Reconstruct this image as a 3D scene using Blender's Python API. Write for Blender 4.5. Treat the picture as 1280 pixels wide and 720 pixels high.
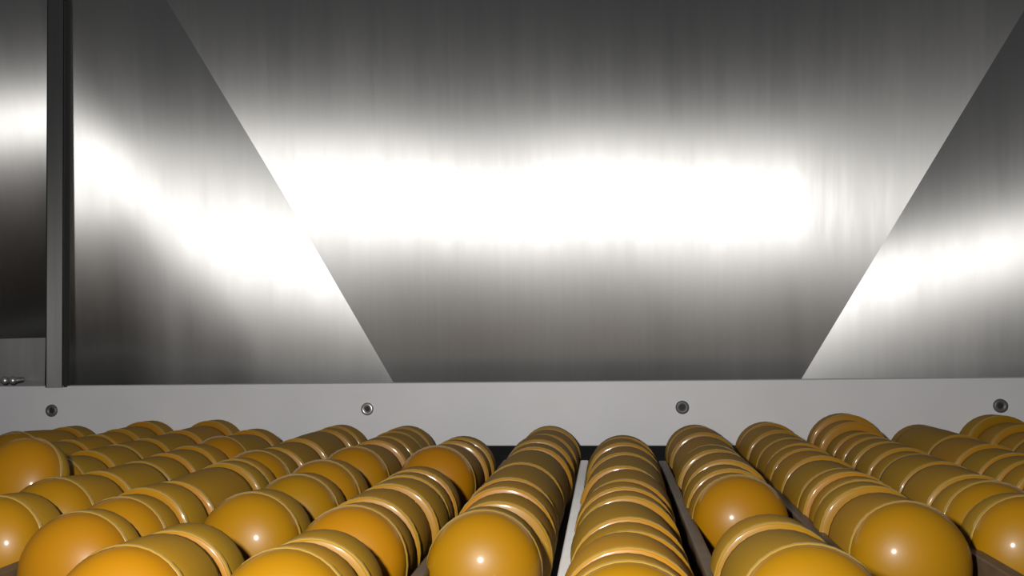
import bpy, bmesh, math, random
from mathutils import Matrix, Vector
random.seed(11)
for o in list(bpy.data.objects):
    bpy.data.objects.remove(o)
C = bpy.context.scene.collection
S = 0.06                                   # lane pitch of the feeder, metres
CAM_Z = 2.20                               # camera height above the feeder bed, in lane pitches

# ---------------------------------------------------------------- camera
cam = bpy.data.objects.new('camera', bpy.data.cameras.new('camera'))
C.objects.link(cam)
cam.data.sensor_width = 36.0
cam.data.lens = 36.0 * 1050 / 1280
cam.data.clip_start = 0.01
cam.matrix_world = (Matrix.Translation((0, 0, CAM_Z * S)) @ Matrix.Rotation(math.atan(117 / 1050), 4, 'Z')
                    @ Matrix.Rotation(math.pi / 2 + math.atan(58 / 1050), 4, 'X')
                    @ Matrix.Rotation(-math.radians(0.6), 4, 'Z'))
bpy.context.scene.camera = cam

# ---------------------------------------------------------------- world, lamp, exposure
world = bpy.data.worlds.new('world')
bpy.context.scene.world = world
world.use_nodes = True
world.node_tree.nodes['Background'].inputs[0].default_value = (0.95, 0.97, 1.0, 1)
world.node_tree.nodes['Background'].inputs[1].default_value = 0.06

lamp_data = bpy.data.lights.new('work_lamp', 'POINT')
lamp_data.energy = 14.5
lamp_data.shadow_soft_size = 0.011
lamp_data.color = (1.0, 0.975, 0.94)
lamp = bpy.data.objects.new('work_lamp', lamp_data)
lamp.location = (-1.2 * S, 0, (CAM_Z + 0.8) * S)
C.objects.link(lamp)

vs = bpy.context.scene.view_settings
vs.view_transform = 'Standard'
vs.look = 'None'
vs.gamma = 1
vs.use_curve_mapping = False
vs.exposure = 0.0

# ---------------------------------------------------------------- materials
def mat(name):
    m = bpy.data.materials.new(name)
    m.use_nodes = True
    return m, m.node_tree, m.node_tree.nodes['Principled BSDF']

def node(nt, kind, **kw):
    n = nt.nodes.new(kind)
    for k, v in kw.items():
        setattr(n, k, v)
    return n

def ramp(nt, src, stops):
    r = node(nt, 'ShaderNodeValToRGB')
    while len(r.color_ramp.elements) < len(stops):
        r.color_ramp.elements.new(0.5)
    for e, (p, c) in zip(r.color_ramp.elements, stops):
        e.position = p
        e.color = (*c, 1) if len(c) == 3 else c
    nt.links.new(src, r.inputs[0])
    return r.outputs[0]

def noise(nt, coord, scale, detail=4, rough=0.5):
    n = node(nt, 'ShaderNodeTexNoise')
    n.inputs['Scale'].default_value = scale
    n.inputs['Detail'].default_value = detail
    n.inputs['Roughness'].default_value = rough
    nt.links.new(coord, n.inputs['Vector'])
    return n.outputs['Fac']

def brushed_steel(name, tone=0.6, rough=0.42, aniso=0.9, rotation=0.0, smudge=0.08, film=None):
    """Stainless sheet with a vertical brush grain, smudged by cleaning."""
    m, nt, b = mat(name)
    tc = node(nt, 'ShaderNodeTexCoord')
    mp = node(nt, 'ShaderNodeMapping')
    nt.links.new(tc.outputs['UV'], mp.inputs['Vector'])
    mp.inputs['Scale'].default_value = (60, 2.0, 1)
    grain = noise(nt, mp.outputs['Vector'], 3.0, 5, 0.65)
    mp2 = node(nt, 'ShaderNodeMapping')
    nt.links.new(tc.outputs['UV'], mp2.inputs['Vector'])
    mp2.inputs['Scale'].default_value = (9, 2.2, 1)
    cloud = noise(nt, mp2.outputs['Vector'], 1.4, 4, 0.55)
    mp3 = node(nt, 'ShaderNodeMapping')
    nt.links.new(tc.outputs['UV'], mp3.inputs['Vector'])
    mp3.inputs['Scale'].default_value = (42, 3.5, 1)
    mp3.inputs['Rotation'].default_value = (0, 0, 0.06)
    smear = noise(nt, mp3.outputs['Vector'], 1.0, 4, 0.6)
    mixn = node(nt, 'ShaderNodeMath', operation='MULTIPLY_ADD')
    nt.links.new(smear, mixn.inputs[0])
    mixn.inputs[1].default_value = 0.8
    hc = node(nt, 'ShaderNodeMath', operation='MULTIPLY')
    nt.links.new(cloud, hc.inputs[0])
    hc.inputs[1].default_value = 0.5
    nt.links.new(hc.outputs[0], mixn.inputs[2])
    cloud = mixn.outputs[0]
    add = node(nt, 'ShaderNodeMath', operation='MULTIPLY_ADD')
    nt.links.new(cloud, add.inputs[0])
    add.inputs[1].default_value = smudge * 2
    add.inputs[2].default_value = rough - smudge
    add2 = node(nt, 'ShaderNodeMath', operation='MULTIPLY_ADD')
    nt.links.new(grain, add2.inputs[0])
    add2.inputs[1].default_value = 0.025
    nt.links.new(add.outputs[0], add2.inputs[2])
    rgh = add2.outputs[0]
    if film:                                # a dull film of residue with streaky edges between two places along the sheet
        sx = node(nt, 'ShaderNodeSeparateXYZ')
        nt.links.new(tc.outputs['UV'], sx.inputs[0])
        wob = node(nt, 'ShaderNodeMath', operation='MULTIPLY_ADD')
        nt.links.new(smear, wob.inputs[0])
        wob.inputs[1].default_value = 0.09
        nt.links.new(sx.outputs['X'], wob.inputs[2])
        mr = node(nt, 'ShaderNodeMapRange')
        nt.links.new(wob.outputs[0], mr.inputs['Value'])
        mr.inputs['From Min'].default_value = film[0]
        mr.inputs['From Max'].default_value = film[1]
        mr.inputs['To Max'].default_value = film[2]
        ad = node(nt, 'ShaderNodeMath', operation='ADD')
        nt.links.new(rgh, ad.inputs[0])
        nt.links.new(mr.outputs[0], ad.inputs[1])
        rgh = ad.outputs[0]
    nt.links.new(rgh, b.inputs['Roughness'])
    col = ramp(nt, grain, [(0.25, (tone * 0.95,) * 3), (0.75, (tone * 1.03, tone * 1.02, tone * 1.0))])
    nt.links.new(col, b.inputs['Base Color'])
    b.inputs['Metallic'].default_value = 1.0
    b.inputs['Anisotropic'].default_value = aniso
    b.inputs['Anisotropic Rotation'].default_value = rotation
    tg = node(nt, 'ShaderNodeTangent', direction_type='UV_MAP')
    nt.links.new(tg.outputs[0], b.inputs['Tangent'])
    bp = node(nt, 'ShaderNodeBump')
    bp.inputs['Strength'].default_value = 0.02
    bp.inputs['Distance'].default_value = 0.001
    nt.links.new(grain, bp.inputs['Height'])
    nt.links.new(bp.outputs[0], b.inputs['Normal'])
    return m

def biscuit_mat(name, stops, rough, coat, bump):
    m, nt, b = mat(name)
    tc = node(nt, 'ShaderNodeTexCoord')
    oi = node(nt, 'ShaderNodeObjectInfo')
    addv = node(nt, 'ShaderNodeVectorMath', operation='ADD')
    sc = node(nt, 'ShaderNodeVectorMath', operation='SCALE')
    cx = node(nt, 'ShaderNodeCombineXYZ')
    for i in range(3):
        nt.links.new(oi.outputs['Random'], cx.inputs[i])
    nt.links.new(cx.outputs[0], sc.inputs[0])
    sc.inputs['Scale'].default_value = 7.0
    nt.links.new(tc.outputs['Object'], addv.inputs[0])
    nt.links.new(sc.outputs[0], addv.inputs[1])
    n1 = noise(nt, addv.outputs[0], 22, 3)
    mx = node(nt, 'ShaderNodeMath', operation='MULTIPLY_ADD')
    nt.links.new(oi.outputs['Random'], mx.inputs[0])
    mx.inputs[1].default_value = 0.6
    sub = node(nt, 'ShaderNodeMath', operation='MULTIPLY_ADD')
    nt.links.new(n1, sub.inputs[0])
    sub.inputs[1].default_value = 0.6
    sub.inputs[2].default_value = -0.1
    nt.links.new(sub.outputs[0], mx.inputs[2])
    nt.links.new(ramp(nt, mx.outputs[0], stops), b.inputs['Base Color'])
    b.inputs['Roughness'].default_value = rough
    b.inputs['Coat Weight'].default_value = coat
    b.inputs['Specular IOR Level'].default_value = 0.25
    b.inputs['Coat Roughness'].default_value = 0.12
    n2 = noise(nt, addv.outputs[0], 260, 3)
    bp = node(nt, 'ShaderNodeBump')
    bp.inputs['Strength'].default_value = bump
    bp.inputs['Distance'].default_value = 0.0006
    nt.links.new(n2, bp.inputs['Height'])
    nt.links.new(bp.outputs[0], b.inputs['Normal'])
    return m

def plain(name, colour, rough=0.5, metal=0.0, var=0.1, scale=40):
    m, nt, b = mat(name)
    tc = node(nt, 'ShaderNodeTexCoord')
    n = noise(nt, tc.outputs['Object'], scale, 4)
    nt.links.new(ramp(nt, n, [(0.3, tuple(c * (1 - var) for c in colour)), (0.7, tuple(min(1, c * (1 + var)) for c in colour))]),
                 b.inputs['Base Color'])
    b.inputs['Roughness'].default_value = rough
    b.inputs['Metallic'].default_value = metal
    return m

M_panel = brushed_steel('brushed_steel_sheet', tone=0.64, rough=0.44, aniso=1.0, smudge=0.08)
M_centre = brushed_steel('brushed_steel_sheet_with_film', tone=0.64, rough=0.44, aniso=1.0, smudge=0.08, film=(0.22, 0.33, 0.085))
M_post = brushed_steel('dark_steel_post', tone=0.26, rough=0.4, aniso=0.8)
M_bar = plain('grey_painted_bar', (0.52, 0.52, 0.535), 0.55, 0.0, 0.03, 15)
M_rail = plain('worn_divider_steel', (0.78, 0.76, 0.74), 0.35, 0.35, 0.06, 60)
M_bed = plain('dark_feeder_bed', (0.035, 0.022, 0.018), 0.6, 0.0, 0.3, 30)
M_bolt = plain('bolt_steel', (0.45, 0.45, 0.45), 0.35, 0.8, 0.1, 80)
M_bolt_dark = plain('tarnished_bolt', (0.10, 0.10, 0.10), 0.5, 0.3, 0.1, 80)
M_rail_brown = plain('dull_brown_divider', (0.10, 0.065, 0.035), 0.5, 0.2, 0.25, 60)  # much darker brown, for every divider except the bright one
M_dark = plain('black_recess', (0.012, 0.012, 0.012), 0.7)
M_top = biscuit_mat('golden_glaze', [(0.05, (0.200, 0.104, 0.001)), (0.5, (0.255, 0.115, 0.001)), (0.95, (0.275, 0.104, 0.001))], 0.45, 0.18, 0.05)
M_rim = biscuit_mat('pale_biscuit_edge', [(0.1, (0.25, 0.155, 0.025)), (0.9, (0.30, 0.18, 0.03))], 0.30, 0.9, 0.1)
M_base = biscuit_mat('golden_brown_biscuit_side', [(0.1, (0.215, 0.124, 0.004)), (0.9, (0.275, 0.132, 0.004))], 0.7, 0.0, 0.12)

# ---------------------------------------------------------------- helpers
def mesh_obj(name, bm, material, parent=None, smooth=True, loc=(0, 0, 0)):
    me = bpy.data.meshes.new(name)
    bmesh.ops.recalc_face_normals(bm, faces=bm.faces)
    bm.to_mesh(me)
    bm.free()
    for p in me.polygons:
        p.use_smooth = smooth
    me.materials.append(material)
    o = bpy.data.objects.new(name, me)
    C.objects.link(o)
    o.location = loc
    if parent:
        o.parent = parent
    return o

def thing(name, label, cat, loc=(0, 0, 0), group=None):
    o = bpy.data.objects.new(name, None)
    C.objects.link(o)
    o.location = loc
    o.empty_display_size = 0.01
    o['label'] = label
    o['category'] = cat
    if group:
        o['group'] = group
    return o

def box_bm(x0, x1, y0, y1, z0, z1, bevel=0.0, seg=2, bm=None):
    bm2 = bmesh.new()
    bmesh.ops.create_cube(bm2, size=1)
    for v in bm2.verts:
        v.co = Vector(((x0 + x1) / 2 + v.co.x * (x1 - x0), (y0 + y1) / 2 + v.co.y * (y1 - y0), (z0 + z1) / 2 + v.co.z * (z1 - z0)))
    if bevel:
        bmesh.ops.bevel(bm2, geom=list(bm2.edges), offset=bevel, segments=seg, affect='EDGES', profile=0.5)
    if bm is None:
        return bm2
    t = bpy.data.meshes.new('t')
    bm2.to_mesh(t)
    bm2.free()
    bm.from_mesh(t)
    bpy.data.meshes.remove(t)
    return bm

def lathe_bm(profile, n=36):
    """profile: list of (radius, y); turned about the y axis, centre of the disc at z = 0."""
    bm = bmesh.new()
    rings = []
    for r, y in profile:
        if r < 1e-7:
            rings.append([bm.verts.new((0, y, 0))])
        else:
            rings.append([bm.verts.new((r * math.cos(2 * math.pi * i / n), y, r * math.sin(2 * math.pi * i / n))) for i in range(n)])
    for a, b in zip(rings, rings[1:]):
        for i in range(n):
            j = (i + 1) % n
            if len(a) == 1 and len(b) == 1:
                continue
            if len(a) == 1:
                bm.faces.new((a[0], b[i], b[j]))
            elif len(b) == 1:
                bm.faces.new((a[i], a[j], b[0]))
            else:
                bm.faces.new((a[i], a[j], b[j], b[i]))
    return bm

def sheet(name, material, parent, func, nu, nv, thick=0.03):
    """Gently bowed sheet: func(u, v) -> (x, y, z) in lane pitches; u, v in 0..1; UV = (x, z)."""
    bm = bmesh.new()
    uvl = bm.loops.layers.uv.new('UVMap')
    g = [[bm.verts.new(Vector(func(i / nu, j / nv)) * S) for i in range(nu + 1)] for j in range(nv + 1)]
    for j in range(nv):
        for i in range(nu):
            f = bm.faces.new((g[j][i], g[j][i + 1], g[j + 1][i + 1], g[j + 1][i]))
            f.smooth = True
            for l in f.loops:
                l[uvl].uv = (l.vert.co.x, l.vert.co.z)
    me = bpy.data.meshes.new(name)
    bm.to_mesh(me)
    bm.free()
    me.materials.append(material)
    o = bpy.data.objects.new(name, me)
    C.objects.link(o)
    o.parent = parent
    sd = o.modifiers.new('thickness', 'SOLIDIFY')
    sd.thickness = thick * S
    sd.offset = -1.0
    o.modifiers.new('edges', 'EDGE_SPLIT').split_angle = math.radians(50)
    return o

def zc(z):                                  # height given relative to the camera, in pitches
    return z + CAM_Z

# ---------------------------------------------------------------- steel hopper behind the feeder
def back_y(x, z):
    c = 0.014 - 0.0014 * x                  # the sheet is slightly dished
    zk = min(z, 3.3)
    dish = 0.5 * (zk - 2.3) ** 2 + (z - zk)
    wave = 0.006 * math.sin(0.8 * x + 0.5) * math.sin(1.1 * z) + 0.004 * math.sin(1.9 * x + 2.0 + 0.6 * z)
    return 13.95 - (0.128 - 0.003 * x) * (z - 2.3) - c * dish + wave
def seam_left(z):
    return -3.65 * 1.0145 + (z + 0.75 * 1.0145) * (-7.36 + 3.65) / (5.83 + 0.75)
def seam_right(z):
    return 3.15 * 1.0145 + (z + 0.72 * 1.0145) * (6.15 - 3.15) / (4.36 + 0.72)
Z0, Z1 = -0.95, 7.2

hopper = thing('steel_hopper', 'brushed stainless steel hopper with slanted side seams standing behind the grey bar', 'hopper', (0, 13.9 * S, 0))
def centre_panel(u, v):
    z = Z0 + (Z1 - Z0) * v
    x = seam_left(z) + (seam_right(z) - seam_left(z)) * u
    y = back_y(x, z)
    return (x, y - 13.9, zc(z))
sheet('centre_panel', M_centre, hopper, centre_panel, 60, 60)

def left_panel(u, v):
    z = Z0 + (Z1 - Z0) * v
    xs = seam_left(z)
    xl = -9.55 + (z + 0.75) * 0.08
    x = xl + (max(xs, xl) - xl) * u
    d = (xs - x) * 0.87
    a = min(d, 1.7)
    b = min(max(d - 1.7, 0.0), 0.9)
    fold = 0.110 * a - 0.012 * a * a + 0.069 * b - 0.058 * b * b - 0.036 * max(d - 2.6, 0.0)
    w = min(1.0, max(0.0, (-x - 7.5) / 1.1))
    w = w * w * (3 - 2 * w)
    bow = 0.5 * 0.036 * w * (min(z, 2.3) - 2.3) ** 2 - 0.11 * min(x + 7.5, 0.0) ** 2
    return (x, back_y(xs, z) - fold + bow - 13.9, zc(z))
sheet('side_panel', M_panel, hopper, left_panel, 50, 60)
def right_panel(u, v):
    z = Z0 + (Z1 - Z0) * v
    xs = seam_right(z)
    x = xs + (9.5 - xs) * u
    d = (x - xs) * 0.86
    return (x, back_y(xs, z) - (0.175 * d - 0.022 * d * d) - 13.9, zc(z))
sheet('side_panel', M_panel, hopper, right_panel, 50, 60)

# ---------------------------------------------------------------- post and cabinet panel at the left
post = thing('steel_post', 'dark square steel post standing left of the hopper', 'post', (-8.72 * S, 12.6 * S, zc(-0.72) * S))
post.rotation_euler = (0, -0.0165, 0)
def post_face(x0, x1, y):
    return lambda u, v: (x0 + (x1 - x0) * u + 0.0, y, -0.05 + 8.4 * v)
sheet('front_face', M_post, post, post_face(-0.17, 0.09, -0.04), 2, 20, 0.03)
mesh_obj('edge_strip', box_bm(0.09 * S, 0.155 * S, 0.0, 0.06 * S, -0.05 * S, 8.35 * S), M_dark, post, False)
mesh_obj('joint_gap', box_bm(-0.22 * S, -0.18 * S, 0.0, 0.06 * S, -0.05 * S, 8.35 * S), M_dark, post, False)

cab = thing('steel_cabinet', 'dark stainless cabinet side left of the steel post, cut by the frame', 'cabinet', (-10.2 * S, 12.75 * S, zc(-0.72) * S))
def door_panel(u, v):
    z = 0.75 + 6.6 * v                       # height above the bar
    y = 13.1 - 0.22 * (z - 4.0) + 0.022 * (z - 4.0) ** 2
    xr = -8.98 - 0.70 * (y - 12.68)
    x = -11.7 + (xr + 11.7) * u
    return (x + 10.2, y - 12.75 - 0.5 * (1 - u), z)
sheet('door_panel', M_panel, cab, door_panel, 20, 50)
sheet('lower_panel', M_post, cab, lambda u, v: (-1.5 + 1.72 * u, 1.3, -0.10 + 0.85 * v), 10, 8)
for kx in (-0.34, -0.19):
    k = mesh_obj('knob', lathe_bm([(0, -0.16 * S), (0.05 * S, -0.15 * S), (0.075 * S, -0.10 * S), (0.05 * S, -0.02 * S), (0.05 * S, 0.14 * S), (0, 0.14 * S)], 16), M_bolt, cab, True, (kx * S, 1.12 * S, 0.0 * S))

# ---------------------------------------------------------------- grey bar across the feeder
BAR_Y = 12.6
bar = thing('retaining_bar', 'long light grey steel bar bolted across the ends of the biscuit lanes', 'bar', (0, BAR_Y * S, zc(-0.71) * S))
bar.rotation_euler = (0, -math.radians(0.25), 0)
bm = box_bm(-15 * S, 12 * S, 0, 0.22 * S, -0.95 * S, 0, 0.012 * S)
box_bm(-15 * S, 12 * S, 0.22 * S, 0.32 * S, -0.10 * S, -0.03 * S, bm=bm)
mesh_obj('bar_plate', bm, M_bar, bar, False)
for i, bx in enumerate((-8.82, -3.65, 1.09, 5.50)):
    bo = mesh_obj('bolt', lathe_bm([(0.0, -0.012 * S), (0.042 * S, -0.012 * S), (0.052 * S, -0.028 * S), (0.07 * S, -0.032 * S), (0.095 * S, -0.022 * S), (0.10 * S, 0.004 * S)], 24),
                  M_bolt if i == 1 else M_bolt_dark, bar, True, (bx * S, 0, -0.39 * S))
    if i == 1:
        bo['label'] = 'shiny bolt'
    mesh_obj('socket', lathe_bm([(0.0, -0.016 * S), (0.04 * S, -0.016 * S), (0.044 * S, -0.011 * S)], 6), M_dark, bo, False)

# ---------------------------------------------------------------- feeder bed and dividers
feeder = thing('biscuit_feeder', 'dark feeder bed with thin steel dividers between the biscuit lanes', 'conveyor', (0, 6 * S, 0))
mesh_obj('bed', box_bm(-16 * S, 14 * S, -6.5 * S, 14 * S, -0.3 * S, 0), M_bed, feeder, False)
LANE = {}
for k in range(-9, 9):
    if k != 0:
        LANE[k] = -0.84 + 1.04 * (k + 1) if k < 0 else 0.20 + 1.04 * (k - 1)
rail_src = None
for k in range(-9, 9):
    x = -0.32 + 1.04 * k
    if rail_src is None:
        bmr = box_bm(-0.055 * S, 0.055 * S, -5.2 * S, 5.46 * S, 0, 0.50 * S, 0.018 * S, 3)
        rail_src = mesh_obj('lane_divider', bmr, M_rail, feeder, False)
        r = rail_src
    else:
        r = rail_src.copy()
        C.objects.link(r)
        r.parent = feeder
    r.location = (x * S, 0, 0)
    r.material_slots[0].link = 'OBJECT'
    r.material_slots[0].material = M_rail if k == 0 else M_rail_brown
    if k == 0:
        r['label'] = 'bright bare steel divider'

# ---------------------------------------------------------------- biscuits
RB = 0.44 * S                               # biscuit radius
HDS = 0.32
HD = HDS * S                               # rise of the glazed top
TB = 0.42 * S                                # length of the body behind the rim
GROUP = 'golden biscuits on edge in the feeder lanes'
def make_biscuit():
    root = thing('biscuit', '', 'biscuit', group=GROUP)
    prof = [(0.985 * RB * math.sin(math.pi / 2 * i / 13), -HD * math.cos(math.pi / 2 * i / 13)) for i in range(14)]
    prof += [(0.985 * RB, 0.008 * S)]
    mesh_obj('glazed_top', lathe_bm(prof), M_top, root, True, (0, 0, RB))
    prof = [((0.972 + 0.036 * math.sin(a)) * RB, 0.024 * S - 0.022 * S * math.cos(a)) for a in [math.pi * q / 8 for q in range(9)]]
    mesh_obj('rim', lathe_bm(prof), M_rim, root, True, (0, 0, RB))
    prof = [(0.94 * RB, 0.03 * S), (0.965 * RB, 0.07 * S), (0.99 * RB, TB * 0.3), (0.995 * RB, TB * 0.6), (0.985 * RB, TB * 0.9), (0.965 * RB, TB), (0, TB)]
    mesh_obj('base', lathe_bm(prof), M_base, root, True, (0, 0, RB))
    return root
def dup(root):
    r = root.copy()
    C.objects.link(r)
    for ch in list(root.children):
        c = ch.copy()
        C.objects.link(c)
        c.parent = r
    return r

# distance of each biscuit's upper edge from the camera, lane by lane, in pitches
ROWS = {
 -8: [11.85, 10.86],
 -7: [12.2, 11.56, 11.07, 10.45, 9.82],
 -6: [12.27, 11.38, 10.57, 9.93, 9.29, 8.73],
 -5: [11.4, 10.51, 9.74, 9.2, 8.66, 7.92, 7.3, 6.55],
 -4: [12.03, 11.62, 10.54, 9.78, 9.31, 8.75, 8.43, 7.43, 7.0, 6.66, 6.1],
 -3: [11.94, 11.45, 10.91, 10.41, 9.61, 8.58, 7.84, 6.84, 5.58, 5.02],
 -2: [10.68, 10.33, 9.45, 8.19, 7.85, 7.34, 6.76, 6.35, 5.42, 5.07],
 -1: [11.98, 11.22, 9.88, 7.72, 7.24, 6.72, 6.3],
 1: [10.82, 10.2, 8.51, 7.77, 7.34, 6.95, 6.18, 5.78, 5.26, 4.92],
 2: [12.12, 10.23, 8.87, 8.41, 7.95, 6.04, 5.2],
 3: [12.3, 11.56, 10.27, 9.86, 9.24, 8.5, 8.16, 7.82, 7.46, 6.72],
 4: [12.3, 11.85, 11.4, 10.95, 10.45, 9.89, 9.52, 8.85, 8.05, 7.68, 7.06],
 5: [12.27, 11.09, 10.19, 9.62, 9.16, 8.74, 8.32],
 6: [12.3, 11.75, 11.2, 10.09],
 7: [12.2, 11.4],
}
# biscuits with a free space ahead of them, so that the whole domed face shows
OPEN = {(-5, 1), (-5, 6), (-4, 4), (-4, 9), (-3, 4), (-3, 5), (-3, 6), (-3, 7), (-2, 2), (-2, 7), (2, 4), (4, 9)}
BIG = {(-7, 0): 1.05, (-6, 0): 1.06, (4, 0): 1.17, (4, 1): 1.1, (6, 0): 1.15, (6, 1): 1.07, (3, 0): 1.03, (7, 0): 1.1, (-5, 5): 1.0}
ORD = ['front', 'second', 'third', 'fourth', 'fifth', 'sixth', 'seventh', 'eighth', 'ninth', 'tenth', 'eleventh', 'twelfth', 'thirteenth']
NTH = {1: 'first', 2: 'second', 3: 'third', 4: 'fourth', 5: 'fifth', 6: 'sixth', 7: 'seventh', 8: 'eighth'}
proto = make_biscuit()
used = False
def place(x, ytop, tilt, yaw, sc, label, face=1.0, body=1.0, zlift=0.0):
    """face scales the rise of the front, body the length behind the rim."""
    global used
    o = dup(proto) if used else proto
    used = True
    for ch in o.children:
        nm = ch.name.split('.')[0]
        ch.scale.y = face if nm == 'glazed_top' else body if nm == 'base' else 1.0
    o.rotation_euler = (-tilt, 0, yaw)
    o.scale = (sc, 1.0, sc)
    o.location = (x * S, ytop * S - 2 * RB * sc * math.sin(tilt), TB * body * max(0.0, math.sin(tilt)) * 0.8 + zlift * S)
    o['label'] = label
    return o
for k, ys in ROWS.items():
    full, keep = [], {}
    for i, yt in enumerate(ys):              # close the long stretches of a row with one more biscuit
        if i and ys[i - 1] - yt > 1.2 and (k, i - 1) not in OPEN:
            full.append(round((ys[i - 1] + yt) / 2 + random.uniform(-0.12, 0.12), 2))
        keep[i] = len(full)
        full.append(yt)
    opened = {keep[i] for i in keep if (k, i) in OPEN}
    big = {keep[i]: BIG[(k, i)] for i in keep if (k, i) in BIG}
    ys = full
    n = len(ys)
    side = 'left' if k < 0 else 'right'
    tilts = [math.radians(random.uniform(3, 6) if i in opened or i + 1 == n else random.uniform(-0.4, 0.8)) for i in range(n)]
    for i, yt in enumerate(ys):
        behind = (ys[i - 1] - yt) if i else 0.7
        ahead = (yt - ys[i + 1]) if i + 1 < n else 2.0
        open_face = i in opened or i + 1 == n
        face = 1.0 if open_face else min(0.1, ahead * 0.2 / HDS)
        behind_open = i and (i - 1) in opened
        face_behind = HDS if behind_open else min(0.1, behind * 0.2 / HDS) * HDS
        body = (behind - face_behind - 0.012) * 0.985
        body = min(body, 0.34 if behind_open or i == 0 else 1.5) / 0.42
        x = LANE[k] - 0.012 * (12 - yt) + random.uniform(-0.02, 0.02)
        j = n - 1 - i
        pos = {0: 'the front one', n - 1: 'the rearmost one'}.get(j, ORD[j] + ' from the front')
        label = 'golden domed biscuit, %s in the %s row %s of the bright divider' % (pos, NTH[abs(k)], side)
        place(x, yt, tilts[i], math.radians(random.uniform(-3, 3)), big.get(i, random.uniform(0.985, 1.015)), label, face, body)
# at the left edge one biscuit leans on top of another lying flat
o = place(-6.05, 8.25, math.radians(87), 0, 1.0, 'golden biscuit lying flat under the raised biscuit at the left edge', 1.0, 0.3)
o.location = (-6.05 * S, 7.5 * S, 0.13 * S)
place(-6.0, 8.22, math.radians(20), math.radians(-5), 1.06, 'raised golden biscuit leaning above its row at the left edge, glint low on it', 1.0, 0.4, 0.26)
